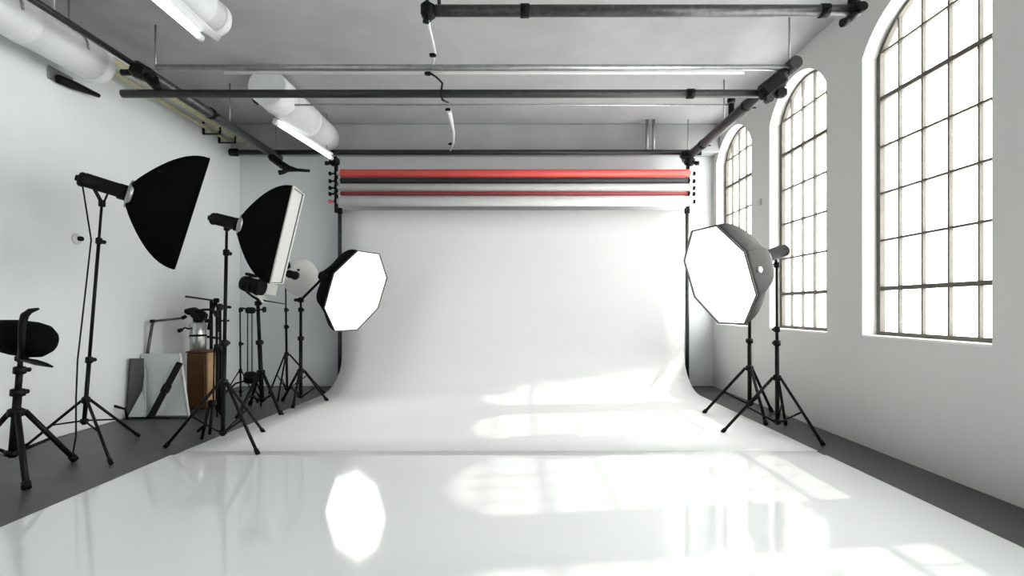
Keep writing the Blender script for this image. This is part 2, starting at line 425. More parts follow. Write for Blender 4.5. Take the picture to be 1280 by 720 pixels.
junction('pipe_clamp', P(350, 203, 7.2), 'black clamp with a pointing lever at the end of the lengthwise rail', [
    ('clamp_body', 'black', MB().obox(P(344, 200, 7.3), (X_*0.8-Z_*0.6).normalized(), Y_, (Z_*0.8+X_*0.6).normalized(), 0.2, 0.12, 0.10, 0.03)),
    ('clamp_lever', 'black', MB().tube([P(352, 206, 7.2), P(360, 210.5, 7.15), P(372, 212.5, 7.1), P(387, 213.5, 7.1)], [0.055, 0.05, 0.022, 0.02], 10)),
    ('clamp_foot', 'black', MB().tube([P(362, 211, 7.15), P(354, 215, 7.12), P(348, 216, 7.1)], [0.03, 0.03, 0.035], 10))])
junction('pipe_clamp', P(858, 192, 7.4), 'small black clamp joining rail and cross pipe beside the corner window', [
    ('clamp_body', 'black', MB().obox(P(858, 194, 7.4), X_, Y_, Z_, 0.17, 0.13, 0.12, 0.03)),
    ('clamp_arm', 'black', MB().tube([P(862, 190, 7.38), P(872, 192, 7.36), P(877, 191.5, 7.34)], [0.045, 0.025, 0.03], 10).tube([P(864, 203, 7.36), P(857, 196, 7.38)], 0.03, 8))])

# wall conduit (yellowed) with its brackets
xc = -4.06
t = thing('wall_conduit', (xc, 7.4, 3.77), 'yellowed conduit running along the top of the windowless wall', 'pipe')
link('conduit_tube', MB().tube([(xc, 2.6, 3.70), (xc, 5.2, 3.70), (xc, 7.62, 3.68)], 0.036, 12), 'brass', t)
link('conduit_tube', MB().tube([(xc-0.085, 2.6, 3.64), (xc-0.085, 7.5, 3.625)], 0.026, 10), 'brass', t)
for y in (5.1, 6.98, 7.35):
    link('conduit_bracket', MB().box((XL+0.001, y-0.02, 3.575), (xc+0.035, y+0.015, 3.59), 0.004).box((XL+0.001, y-0.02, 3.575), (XL+0.02, y+0.02, 3.75), 0.004)
         .box((xc+0.022, y-0.015, 3.575), (xc+0.035, y+0.015, 3.69), 0.004), 'black' if y > 6.5 else 'brass', t)

# ------------------------------------------------------------------ ducts and tube lights
def duct(label, x, z, r, y0, y1, flat=1.0):
    t = thing('ventilation_duct', (x, (y0+y1)/2, z), label, 'duct')
    prof = []
    L = y1-y0; n = int(L/0.25)
    for i in range(n+1):
        d = L*i/n
        prof.append((d, r*(1+0.015*math.sin(i*2.1)+0.01*math.sin(i*5.3))))
        if i < n and i % 3 == 1: prof += [(d+0.05, r*1.0), (d+0.055, r*1.03), (d+0.085, r*1.03), (d+0.09, r*1.0)]
    mbd = MB().lathe((x, y0, z), Y_, prof, 36)
    return t, mbd
t, b = duct('round white duct with capped end hanging beside the windowless wall', -3.93, 3.48, 0.165, 2.2, 4.78)
link('duct_tube', b, 'duct', t)
link('end_cap', MB().lathe((-3.93, 4.72, 3.48), Y_, [(0, 0.175), (0.06, 0.18), (0.09, 0.17), (0.12, 0.15), (0.125, 0.02)], 36), 'duct', t)
link('front_cap', MB().lathe((-3.93, 2.2, 3.48), -Y_, [(0, 0.175), (0.03, 0.17)], 36), 'duct', t)
for y in (3.9, 4.5):
    link('hanger_strap', MB().tube([(-3.93+0.178*math.cos(a), y, 3.48+0.178*math.sin(a)) for a in [math.pi*k/10 for k in range(11)]], 0.008, 6).tube([(-3.93, y, 3.56), (-3.93, y, ZC)], 0.008, 6), 'steel', t)
t = thing('wall_bracket', (XL+0.05, 4.9, 3.33), 'dark angled bracket on the wall beneath the capped duct', 'bracket')
link('bracket_arm', MB().tube([(XL+0.05, 4.72, 3.32), (XL+0.06, 4.90, 3.33), (XL+0.10, 5.12, 3.33)], [0.04, 0.04, 0.02], 10), 'black', t)
link('bracket_plate', MB().box((XL+0.001, 4.66, 3.30), (XL+0.02, 4.92, 3.42), 0.006), 'steel', t)

t, b = duct('rounded white duct running to the end wall past the thin tube light', -2.80, 3.70, 0.21, 5.75, 7.5)
link('duct_tube', b, 'duct', t)
link('duct_elbow', MB().tube([(-2.80, 7.40, 3.70), (-2.80, 7.50, 3.68), (-2.80, 7.50, 3.58)], [0.21, 0.155, 0.15], 28), 'duct', t)
t, b = duct('short rounded white duct end hanging near the thick front pipe', -2.72, 3.81, 0.15, 2.4, 4.60)
link('duct_tube', b, 'duct', t)
link('end_cap', MB().lathe((-2.72, 4.55, 3.81), Y_, [(0, 0.158), (0.07, 0.158), (0.11, 0.135), (0.13, 0.10), (0.135, 0.01)], 32), 'duct', t)
link('cap_plug', MB().lathe((-2.70, 4.6, 3.655), V((0.2, 0.3, -1)), [(-0.02, 0.02), (0.01, 0.018)], 10), 'black2', t)

def tube_light(label, a, b, w):
    a, b = V(a), V(b); d = (b-a).normalized(); x, y, _ = basis(d)
    t = thing('tube_light', (a+b)/2, label, 'ceiling light', 'bare tube lights under the ceiling')
    link('reflector_tray', MB().obox((a+b)/2+V((0, 0, 0.05)), V((1, 0, 0)), V((0, 0, 1)), d, w*1.6, 0.03, (b-a).length, 0.008), 'duct', t)
    link('lamp_tube', MB().tube([a, b], 0.024, 14), 'tube', t)
    for p, s in ((a, 1), (b, -1)):
        link('end_socket', MB().lathe(p-d*s*0.03, d*s, [(0, 0.03), (0.05, 0.03)], 12), 'duct', t)
        link('hanger_rod', MB().tube([p+d*s*0.1+V((0, 0, 0.06)), V((p.x+d.x*s*0.1, p.y+d.y*s*0.1, ZC))], 0.005, 6), 'steel', t)
    return t
tube_light('slim glowing tube light beside the duct that meets the end wall', (-2.93, 6.25, 3.47), (-2.66, 7.35, 3.37), 0.05)
tube_light('slim tube light in a white tray below the short duct end', (-2.72, 2.9, 3.53), (-2.71, 4.38, 3.53), 0.045)
# big white reflector tray wrapped around the nearer fixture
t = thing('ceiling_reflector', (-2.75, 3.6, 3.6), 'white curved reflector sheet hanging beneath the short duct end', 'reflector')
vs = []; rows = 10; cols = 8
for i in range(rows+1):
    y = 2.6+1.95*i/rows; k = i/rows
    wd = 0.26*(1-k**3*0.75)
    for j in range(cols+1):
        s_ = j/cols
        vs.append((-2.62-wd*s_, y, 3.615-0.03*math.sin(s_*math.pi)-0.02*s_))
fs = [[i*(cols+1)+j, i*(cols+1)+j+1, (i+1)*(cols+1)+j+1, (i+1)*(cols+1)+j] for i in range(rows) for j in range(cols)]
o = link('reflector_sheet', MB().add(vs, fs, True), 'duct', t)
sd = o.modifiers.new('thick', 'SOLIDIFY'); sd.thickness = 0.006
link('hanger_rod', MB().tube([(-2.88, 3.6, 3.60), (-2.88, 3.6, ZC)], 0.006, 6), 'steel', t)

# drooping ceiling cable
t = thing('ceiling_cable', P(550, 110, 4.8), 'thin white cable looping back from pipe to pipe along the ceiling middle', 'cable')
link('cable_run', MB().tube([P(535, 24, 3.9), P(537, 36, 4.1), P(541, 52, 4.35), P(544, 66, 4.55), P(541, 80, 4.62)], 0.012, 8), 'cable', t)
link('cable_run', MB().tube([P(539, 92, 4.62), P(546, 97, 4.64), P(553, 104, 4.6), P(551, 117, 4.58), P(553, 125, 4.62), P(560, 128, 4.9)], 0.009, 8), 'black', t)
link('cable_run', MB().tube([P(561, 138, 6.0), P(564, 150, 6.4), P(567, 165, 6.9), P(567, 178, 7.3), P(563, 188, 7.45)], [0.03, 0.025, 0.018, 0.014, 0.012], 8), 'cable', t)
for (u, v, Y) in ((541, 69, 4.56), (535, 92, 4.62), (560, 137, 6.0), (563, 180, 7.4)):
    link('cable_clip', MB().obox(P(u, v, Y), X_, Y_, Z_, 0.06, 0.04, 0.03, 0.008), 'black', t)

# wall fittings
t = thing('wall_socket', (XL, 4.97, 1.88), 'small round white wall fitting with a dark centre', 'wall fitting')
link('cover_disc', MB().lathe((XL+0.001, 4.97, 1.88), X_, [(0, 0.055), (0.012, 0.055), (0.025, 0.045), (0.03, 0.03)], 28), 'white', t)
link('centre_knob', MB().lathe((XL+0.031, 4.97, 1.88), X_, [(0, 0.024), (0.03, 0.022), (0.035, 0.014)], 16), 'black', t)
t = thing('wall_plate', (XR, 6.42, 2.53), 'tiny pale plate on the wall between the two smaller windows', 'wall fitting')
link('cover_plate', MB().box((XR-0.02, 6.36, 2.49), (XR-0.001, 6.44, 2.57), 0.005), 'cream', t)
link('plate_screw', MB().lathe((XR-0.02, 6.40, 2.53), -X_, [(0, 0.01), (0.004, 0.008)], 10), 'steel', t)

# ------------------------------------------------------------------ light stands
def light_stand(base, feet, hub, top, label, low=0.12, r=0.016, m='black', name='light_stand', knobs=(0.35, 0.62)):
    bx, by = base; top = V(top)
    t = thing(name, (bx, by, 0), label, 'light stand')
    b0 = V((bx, by, low)); d = (top-b0)
    def on(z): return b0+d*((z-low)/d.z)
    zs = [low, on(hub).z+0.02]
    s1, s2 = hub+(top.z-hub)*knobs[0], hub+(top.z-hub)*knobs[1]
    link('lower_tube', MB().tube([on(low), on(s1)], r, 12), m, t)
    link('middle_tube', MB().tube([on(s1), on(s2)], r*0.8, 12), m, t)
    link('upper_tube', MB().tube([on(s2), top], r*0.62, 12), m, t)
    a = d.normalized()
    link('hub_collar', MB().lathe(on(hub)-a*0.03, a, [(0, r*1.3), (0.008, r*1.9), (0.05, r*1.9), (0.06, r*1.2)], 16), m, t)
    lc = low+0.03
    link('lower_collar', MB().lathe(on(lc)-a*0.02, a, [(0, r*1.2), (0.005, r*1.8), (0.035, r*1.8), (0.04, r*1.2)], 16), m, t)
    for z, k in ((s1, 1.0), (s2, 0.85)):
        c = on(z); x, y, _ = basis(a)
        cl = link('lock_collar', MB().lathe(c-a*0.025, a, [(0, r*1.1*k), (0.006, r*1.7*k), (0.05, r*1.7*k), (0.056, r*1.1*k)], 14), m, t)
        link('lock_knob', MB().lathe(c+x*r*1.4, x, [(0, 0.007), (0.02, 0.007), (0.022, 0.017), (0.038, 0.017), (0.042, 0.011)], 10), m, cl)
    for (fx, fy) in feet:
        h = on(hub); f = V((fx, fy, 0.012)); dr = V((fx-h.x, fy-h.y, 0)).normalized()
        s_ = h+dr*r*2.0
        lg = link('leg', MB().tube([s_, f], [r*0.72, r*0.72], 10), m, t)
        fd = (f-s_).normalized()
        link('rubber_foot', MB().tube([f-fd*0.05, f+V((0, 0, 0.003))], [r*1.0, r*1.05], 10), 'black2', lg)
        mid = s_.lerp(f, 0.52)
        link('brace', MB().tube([on(lc)+dr*r*1.5, mid], r*0.45, 8), m, lg)
    return t

light_stand((-3.62, 4.29), [(-3.10, 3.92), (-3.52, 4.78), (-4.20, 4.36)], 0.436, P(127.5, 252, 4.29),
            'tall black light stand under the black softbox highest on the windowless wall', low=0.23, knobs=(0.2, 0.8))
light_stand((-2.52, 4.40), [(-3.01, 4.39), (-2.10, 4.17), (-2.43, 4.93)], 0.567, P(283.5, 283, 4.4),
            'black light stand with the black softbox that shows a white front edge', low=0.11, r=0.018, knobs=(0.25, 0.83))
light_stand((2.48, 4.86), [(1.975, 4.91), (2.67, 4.44), (2.77, 5.26)], 0.547, (2.475, 4.86, 1.63),
            'light stand holding the glowing octagonal softbox by the windows', low=0.10, r=0.019, knobs=(0.3, 0.42), m='black')
light_stand((2.60, 5.70), [(2.13, 5.82), (2.56, 5.24), (2.97, 5.95)], 0.54, (2.60, 5.70, 1.40),
            'empty light stand half hidden behind the window-side softbox', low=0.12, r=0.022, knobs=(0.35, 0.9))
light_stand((-2.70, 6.42), [(-2.43, 6.60), (-2.66, 6.10), (-3.02, 6.62)], 0.42, P(376, 374, 6.42),
            'black light stand under the glowing octagonal softbox nearest the paper', low=0.08, r=0.022, knobs=(0.45, 0.85))
light_stand((-3.13, 7.0), [(-2.68, 7.18), (-3.47, 7.2), (-3.05, 6.55)], 0.58, P(357, 358, 7.0),
            'thin light stand carrying the round pale reflector', low=0.08, r=0.016, knobs=(0.4, 0.65))
light_stand((-3.00, 6.05), [(-2.62, 5.72), (-3.02, 5.55), (-3.30, 6.35)], 0.45, P(322, 373, 6.05),
            'black light stand carrying the small lamp with barn doors', low=0.10, r=0.025, knobs=(0.4, 0.93))
light_stand((-3.60, 3.66), [(-3.23, 3.38), (-3.46, 4.02), (-4.08, 3.72)], 0.46, P(26, 446, 3.66),
            'short sturdy black stand closest to the camera, under the dark oval lamp', low=0.14, r=0.026, knobs=(0.35, 0.75))
light_stand((-3.55, 6.60), [(-3.25, 6.45), (-3.66, 6.28), (-3.72, 6.92)], 0.40, P(300, 384, 6.60),
            'very thin grey stand between the wooden cabinet and the barn-door lamp', low=0.1, r=0.011, m='black', knobs=(0.42, 0.95))

# ------------------------------------------------------------------ softboxes
def shell_points(ring, a, xr, yr, r0, w, h, depth, n, seg, k=0.9, rot=0.0, inset=0.0):
    pts = []
    for i in range(seg+1):
        tt_ = i/seg
        s_ = math.sin(tt_*math.pi/2)**k
        row = []
        for j in range(n):
            ang = rot+2*math.pi*j/n
            if n == 4:
                cx, cy = [(1, 1), (-1, 1), (-1, -1), (1, -1)][j]
                q0 = V((cx*r0*0.75, cy*r0*0.75, 0)); q1 = V((cx*(w/2-inset), cy*(h/2-inset), 0))
            else:
                q0 = V((math.cos(ang)*r0, math.sin(ang)*r0, 0)); q1 = V((math.cos(ang)*(w/2-inset), math.sin(ang)*(h/2-inset), 0))
            q = q0.lerp(q1, s_)
            row.append(ring+a*(depth*tt_)+xr*q.x+yr*q.y)
        pts.append(row)
    return pts

def softbox(center, ring, w, h, n, label, cloth, front, headlen=0.4, headr=0.055, rimm='rim', upv=None, rot=0.0, r0=0.10, head_mat='black2', lip=0.0, sag=0.35):
    center, ring = V(center), V(ring)
    a = (center-ring).normalized(); depth = (center-ring).length
    up = V(upv) if upv else V((0, 0, 1))
    xr = a.cross(up).normalized(); yr = xr.cross(a).normalized()
    t = thing('studio_softbox', ring, label, 'softbox')
    pts = shell_points(ring, a, xr, yr, r0, w, h, depth, n, 12, rot=rot)
    # panels: subdivide each side so it bows inward a little between the rods
    sub = 4; mbs = MB(); vs = []; W = n*sub
    for i, row in enumerate(pts):
        s_ = i/12
        for j in range(n):
            p, q = row[j], row[(j+1) % n]
            for m_ in range(sub):
                f_ = m_/sub
                pt = p.lerp(q, f_)
                axis_pt = ring+a*(depth*s_)
                pull = sag*0.12*math.sin(math.pi*f_)*math.sin(math.pi*min(1, s_*1.0))
                vs.append(pt.lerp(axis_pt, pull))
    fs = []
    for i in range(12):
        for j in range(W):
            k_ = (j+1) % W
            fs.append([i*W+j, i*W+k_, (i+1)*W+k_, (i+1)*W+j])
    mbs.add(vs, fs, True)
    sh = link('fabric_shell', mbs, cloth, t)
    sd = sh.modifiers.new('thick', 'SOLIDIFY'); sd.thickness = 0.004; sd.offset = 1
    for j in range(n):
        link('support_rod', MB().tube([pts[i][j] for i in range(0, 13)], 0.006, 6), cloth, sh)
    rim = pts[-1]
    link('rim_band', MB().tube([rim[j] for j in range(n)]+[rim[0], rim[1]], 0.009, 8), rimm, t)
    # diffuser: slightly domed, sits just inside the rim
    vs = []; c0 = center-a*0.012
    R = 5
    fp = []
    for j in range(n):
        for m_ in range(sub): fp.append(rim[j].lerp(rim[(j+1) % n], m_/sub))
    vs.append(c0+a*0.02)
    for q in range(1, R+1):
        f_ = q/R
        for p in fp: vs.append(c0.lerp(p-a*0.012, f_*0.985)+a*0.02*(1-f_*f_))
    fs = []
    for j in range(W):
        fs.append([0, 1+j, 1+(j+1) % W])
        for q in range(R-1):
            fs.append([1+q*W+j, 1+(q+1)*W+j, 1+(q+1)*W+(j+1) % W, 1+q*W+(j+1) % W])
    d_ = link('front_diffuser', MB().add(vs, fs, True), front, t)
    if lip:
        band = MB(); vs = [p for p in rim]+[p+a*lip for p in rim]
        band.add(vs, [[j, (j+1) % n, n+(j+1) % n, n+j] for j in range(n)])
        lo = link('fabric_lip', band, 'diff', t); s2 = lo.modifiers.new('thick', 'SOLIDIFY'); s2.thickness = 0.004
    link('speed_ring', MB().lathe(ring-a*0.02, a, [(0, r0*0.8), (0.006, r0*1.02), (0.04, r0*1.02), (0.05, r0*0.9)], 24), 'steel', t)
    hd = link('flash_head', MB().lathe(ring-a*(headlen+0.02), a, [(0, headr*0.8), (0.012, headr), (headlen*0.12, headr*1.02), (headlen*0.14, headr*0.92), (headlen*0.80, headr*0.92), (headlen*0.82, headr*1.12), (headlen, headr*1.12)], 24)
         .obox(ring-a*(headlen*0.55)+yr*headr*0.6, xr, yr, a, headr*1.5, headr*0.9, headlen*0.8, 0.01), head_mat, t)
    link('control_dial', MB().lathe(ring-a*(headlen+0.02), -a, [(0, headr*0.45), (0.02, headr*0.4)], 16), 'black', hd)
    SHELLS[t.name] = pts
    return t, a, xr, yr
SHELLS = {}
def mount(t, a, b, c, m='black'):
    """tilt bracket between a stand top and the flash head"""
    a, b, c = V(a), V(b), V(c)
    link('tilt_bracket', MB().tube([a, a.lerp(b, 0.5), b], 0.014, 10).lathe(a-V((0, 0, 0.03)), Z_, [(0, 0.02), (0.005, 0.025), (0.05, 0.025), (0.055, 0.018)], 12), m, t)
    link('bracket_handle', MB().tube([a+V((0, 0, 0.0)), a.lerp(c, 0.35)+V((0, 0, -0.02)), c], 0.008, 8), m, t)

# softbox 1: edge-on, rectangular
Y1 = 4.29
tn1, bn1, tf1 = P(262, 196, 4.45), P(218, 334, 4.45), P(259.5, 205, 4.82)
c1 = (tf1+bn1)/2
xh1 = tf1-tn1; yh1 = tn1-bn1
n1 = xh1.cross(yh1).normalized()
if n1.x < 0: n1 = -n1
r1 = c1-n1*0.46
t, a, xr, yr = softbox(c1, r1, xh1.length, yh1.length, 4, 'black softbox highest on its stand, turned edge-on to the camera', 'cloth', 'diff', headlen=0.33, headr=0.06, rimm='cloth', r0=0.12, upv=yh1.normalized(), sag=0.2)
hp = r1-a*0.27
mount(t, P(127.5, 254, Y1), hp, r1-a*0.14)
cord = link('power_cord', MB().tube([r1-a*0.33, P(114, 300, 4.2), P(105, 380, 4.15), P(97, 450, 4.1), P(95, 500, 4.1), P(95, 545, 4.05), P(90, 574, 4.05)], 0.006, 8), 'black', t)

# softbox 2: white front edge visible
Y2 = 4.4
top_n, bot_n = P(367, 232, 4.16), P(338, 353, 4.16)
top_f = P(379.5, 244, 4.52)
c2 = (top_f+bot_n)/2
xh = (top_f-top_n); yh = (top_n-bot_n)
nrm = xh.cross(yh).normalized()
if nrm.x < 0: nrm = -nrm
ring2 = c2-nrm*0.36
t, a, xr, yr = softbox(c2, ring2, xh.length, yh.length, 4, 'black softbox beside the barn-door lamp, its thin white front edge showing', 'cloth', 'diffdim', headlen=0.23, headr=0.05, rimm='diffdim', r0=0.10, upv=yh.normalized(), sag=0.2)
mount(t, P(283.5, 284, 4.4), ring2-a*0.16, ring2-a*0.04)

# right octabox
Cr = V((1.81, 4.60, 1.49)); Br = V((0.50, 0.155, 0.18))*0.95
t, a, xr, yr = softbox(Cr, Cr+Br, 0.88, 0.97, 8, 'large glowing octagonal softbox beside the windows, back greyed by painted haze', 'hazed_cloth', 'glow', headlen=0.27, headr=0.055, rot=math.pi/8, head_mat='hazed_cloth')
mount(t, (2.475, 4.86, 1.62), Cr+Br-a*0.15, Cr+Br-a*0.02)
pts = SHELLS[t.name]
best = None
for i in range(3, 10):
    for j in range(8):
        q = (pts[i][j]+pts[i][(j+1) % 8]+pts[i+1][j]+pts[i+1][(j+1) % 8])/4
        nn = (pts[i+1][j]-pts[i][j]).cross(pts[i][(j+1) % 8]-pts[i][j]).normalized()
        axp = (Cr+Br).lerp(Cr, i/12)
        if nn.dot(q-axp) < 0: nn = -nn
        if nn.dot(V((0, 0, EYE))-q) < 0: continue
        e = (U0+q.x*F/q.y-941)**2+(V0-(q.z-EYE)*F/q.y-340)**2
        if best is None or e < best[0]: best = (e, q, nn)
o = link('maker_patch', MB().lathe(best[1]-best[2]*0.02, best[2], [(0, 0.028), (0.032, 0.028), (0.034, 0.024)], 6), 'diff', t)
o['label'] = 'small white patch on the haze-greyed cloth'
# left octabox on a short boom
Cl = V(((447-U0)/F*6.4, 6.4, EYE-(365-V0)/F*6.4)); Bl = V((-0.487, 0.229, 0.20))*0.9
t, a, xr, yr = softbox(Cl, Cl+Bl, 1.02, 1.12, 8, 'glowing octagonal softbox with black back, in front of the paper edge', 'cloth', 'glow', headlen=0.12, headr=0.06, rot=math.pi/8)
s0 = P(376, 375, 6.42)
link('boom_arm', MB().tube([s0, Cl+Bl-a*0.08], 0.016, 10), 'black', t)
link('boom_clamp', MB().obox(s0, X_, Y_, Z_, 0.07, 0.06, 0.07, 0.015).lathe(s0+V((-0.03, 0, 0)), -X_, [(0, 0.02), (0.05, 0.02)], 12), 'black', t)

# ------------------------------------------------------------------ other lamps
# barn-door lamp
c = P(316, 357, 6.05)
t = thing('barn_door_lamp', c, 'small black lamp with barn doors beneath the white-edged softbox', 'lamp')
ax = V((0.93, -0.15, -0.25)).normalized(); x, y, _ = basis(ax)
link('lamp_body', MB().lathe(c-ax*0.14, ax, [(0, 0.06), (0.015, 0.085), (0.08, 0.095), (0.09, 0.088), (0.20, 0.09), (0.21, 0.1), (0.26, 0.1)], 24), 'black2', t)
link('lamp_yoke', MB().tube([c+y*0.02+x*0.10, c-Z_*0.08+x*0.10, c-Z_*0.13, P(322, 374, 6.05)], 0.014, 8), 'black', t)
link('top_handle', MB().obox(c+y*0.115-ax*0.05, ax, x, y, 0.13, 0.08, 0.035, 0.01), 'black2', t)
for s_, (d1, d2) in ((1, (y, x)), (-1, (y, x)), (1, (x, y)), (-1, (x, y))):
    b0 = c+ax*0.12+d1*s_*0.09
    link('barn_door', MB().obox(b0+ax*0.05+d1*s_*0.03, d2, (ax*0.8+d1*s_*0.6).normalized(), (d1*s_*0.8-ax*0.6).normalized(), 0.13, 0.11, 0.006, 0.004), 'dish' if s_ == -1 else 'black', t)
link('lamp_boom', MB().tube([P(322, 374, 6.05), P(332, 376, 6.0), P(356, 380, 6.2)], [0.014, 0.008, 0.005], 8), 'black', t)
link('side_knob', MB().lathe(P(325, 387, 6.05), X_, [(0, 0.01), (0.04, 0.01), (0.042, 0.035), (0.06, 0.035)], 12), 'black', t)

# round pale reflector (beauty dish seen from behind)
c = P(374, 346, 6.9)
t = thing('beauty_dish', c, 'round pale dish reflector on the thin stand behind the white-edged softbox', 'reflector')
ax = V((0.12, 0.98, -0.10)).normalized()
link('dish_bowl', MB().lathe(c-ax*0.10, ax, [(0, 0.06), (0.005, 0.10), (0.03, 0.17), (0.08, 0.225), (0.12, 0.25), (0.13, 0.255), (0.125, 0.245), (0.08, 0.215), (0.03, 0.16), (0.01, 0.09)], 40), 'dish', t)
cc = c-ax*0.10
link('dish_head', MB().lathe(cc-ax*0.16, ax, [(0, 0.04), (0.01, 0.05), (0.12, 0.05), (0.16, 0.06)], 20), 'black2', t)
link('tilt_bracket', MB().tube([P(357, 358, 7.0), P(357, 350, 6.95), cc-ax*0.08], 0.016, 8).obox(P(359, 347, 6.88), X_, Y_, Z_, 0.06, 0.05, 0.07, 0.01), 'black', t)
link('grip_clamp', MB().obox(P(358, 331, 6.85), (X_+Z_*0.3).normalized(), Y_, (Z_-X_*0.3).normalized(), 0.09, 0.06, 0.12, 0.02).tube([P(353, 353, 6.9), P(360, 345, 6.88)], 0.025, 8), 'black', t)
link('grip_knob', MB().lathe(P(373.5, 337.5, 6.72), V((0.2, -1, 0)), [(0, 0.015), (0.04, 0.015)], 10), 'black', t)

# oval lamp, nearest stand
c = P(29, 423, 3.62)
t = thing('reflector_lamp', c, 'dark oval lamp head with upright handle, closest to the camera', 'lamp')
ax = V((0.92, 0.15, -0.15)).normalized()
link('lamp_shade', MB().lathe(c-ax*0.22, ax, [(0, 0.04), (0.015, 0.075), (0.07, 0.11), (0.17, 0.125), (0.28, 0.128), (0.35, 0.115), (0.395, 0.08), (0.41, 0.02)], 32), 'cloth', t)
link('upright_handle', MB().tube([P(26, 447, 3.55), P(27, 425, 3.46), P(28, 405, 3.46), P(31, 394, 3.46), P(38, 388.5, 3.46), P(48, 386, 3.46)], [0.018, 0.02, 0.022, 0.024, 0.018, 0.008], 10), 'black', t)
link('tilt_bracket', MB().obox(P(27, 448, 3.62), X_, Y_, Z_, 0.07, 0.06, 0.05, 0.012), 'black', t)
link('side_arm', MB().tube([P(27, 449, 3.6), P(45, 453, 3.55), P(58, 456, 3.5), P(66, 458.5, 3.5)], [0.014, 0.02, 0.014, 0.006], 10), 'black', t)

# twin-rod studio rail stand (double thin poles, clamp on top, weight below)
bx = P(312, 0, 6.4).x
t = thing('twin_rod_stand', (bx, 6.4, 0), 'thin twin-rod stand with a black clamp above and a black motor below', 'stand')
for du in (-2.5, 3):
    link('rod', MB().tube([P(312+du, 388, 6.4), P(312+du, 470, 6.4)], 0.008, 8), 'darksteel', t)
link('top_clamp', MB().obox(P(313, 388, 6.4), X_, Y_, Z_, 0.11, 0.07, 0.08, 0.015).tube([P(300, 385, 6.42), P(322, 388, 6.38)], 0.012, 8), 'black', t)
link('motor_housing', MB().lathe(P(314, 472, 6.4)-X_*0.07, X_, [(0, 0.05), (0.01, 0.075), (0.09, 0.08), (0.13, 0.06), (0.15, 0.03)], 20).tube([P(318, 470, 6.4), P(328, 466, 6.35)], 0.02, 8), 'black', t)
for (ex, ey) in ((-0.26, -0.18), (0.24, -0.2), (0.02, 0.3)):
    h_ = P(314, 474, 6.4); f_ = V((bx+ex, 6.4+ey, 0.012))
    link('leg', MB().tube([h_, h_+V((ex*0.55, ey*0.55, -0.04)), h_+V((ex*0.9, ey*0.9, -0.15)), f_], 0.011, 8), 'black', t)

# ------------------------------------------------------------------ things on the floor by the wall
YC = 6.1
# wooden cabinet
x0, x1 = P(233, 0, YC).x, P(257.5, 0, YC).x
t = thing('wooden_cabinet', ((x0+x1)/2, YC+0.16, 0), 'narrow upright brown wooden cabinet with a lighter side', 'cabinet')
zt = P(0, 441, YC).z
link('cabinet_body', MB().box((x0, YC, 0.0), (x1, YC+0.32, zt), 0.008), 'wood', t)
o = link('side_panel', MB().box((x1+0.001, YC+0.005, 0.02), (x1+0.022, YC+0.32, zt-0.005), 0.004), 'wood2', t); o['label'] = 'pale wood side panel'
link('cabinet_top', MB().box((x0-0.01, YC-0.012, zt), (x1+0.03, YC+0.33, zt+0.018), 0.004), 'wood', t)
link('front_door', MB().box((x0+0.012, YC-0.014, 0.03), (x1-0.012, YC-0.001, zt-0.012), 0.004), 'wood', t)
# steel canister on top
cx = P(247, 0, YC+0.12).x
t = thing('steel_canister', (cx, YC+0.13, zt+0.018), 'shiny steel canister standing on the wooden cabinet', 'canister')
zc2 = P(0, 402, YC+0.13).z
link('canister_body', MB().lathe((cx, YC+0.13, zt+0.0185), Z_, [(0, 0.085), (0.006, 0.09), (zc2-zt-0.04, 0.09), (zc2-zt-0.02, 0.07)], 32), 'chrome', t)
link('canister_band', MB().lathe((cx, YC+0.13, zt+0.19), Z_, [(0, 0.0925), (0.025, 0.0925)], 32), 'black', t)
# black clamp heads heaped over the canister
t = thing('clamp_head', P(248, 392, 6.2), 'bulky black clamp head with side arm above the steel canister', 'clamp')
link('clamp_body', MB().obox(P(249, 394, 6.2), (X_-Z_*0.25).normalized(), Y_, (Z_+X_*0.25).normalized(), 0.17, 0.13, 0.12, 0.03)
     .obox(P(240, 389, 6.18), (X_+Z_*0.2).normalized(), Y_, (Z_-X_*0.2).normalized(), 0.13, 0.10, 0.08, 0.02), 'black', t)
link('clamp_neck', MB().tube([P(247, 403, 6.23), P(247, 396, 6.2)], 0.05, 14), 'black', t)
link('clamp_arm', MB().tube([P(240, 389, 6.15), P(256, 387, 6.12), P(268, 387, 6.2)], 0.014, 8), 'black', t)
link('clamp_knob', MB().lathe(P(232, 389, 6.15), X_, [(0, 0.03), (0.03, 0.03)], 12).lathe(P(257, 401, 6.1), X_, [(0, 0.025), (0.05, 0.02)], 12), 'black', t)
# folding lamp arm
t = thing('folding_lamp_arm', P(184, 438, 5.88), 'thin angled lamp arm rising behind the white panels to the clamp head', 'lamp arm')
link('lower_arm', MB().tube([P(184.5, 446, 5.88), P(185, 437, 5.88), P(191, 402, 5.88)], [0.018, 0.018, 0.016], 10), 'grpipe', t)
link('upper_arm', MB().tube([P(191, 401.5, 5.88), P(229, 397.5, 6.1)], 0.013, 10), 'grpipe', t)
link('elbow_joint', MB().lathe(P(191, 401.5, 5.88)-Y_*0.025, Y_, [(0, 0.02), (0.05, 0.02)], 14), 'black', t)
link('arm_socket', MB().tube([P(227, 398, 6.09), P(233, 395, 6.12)], 0.022, 10), 'black', t)
link('arm_base', MB().tube([P(184.5, 446, 5.88), (P(184.5, 446, 5.88).x, 5.88, 0.0)], 0.012, 8).lathe((P(184.5, 446, 5.88).x+0.03, 5.88, 0), Z_, [(0, 0.05), (0.015, 0.05), (0.02, 0.03)], 18), 'black', t)
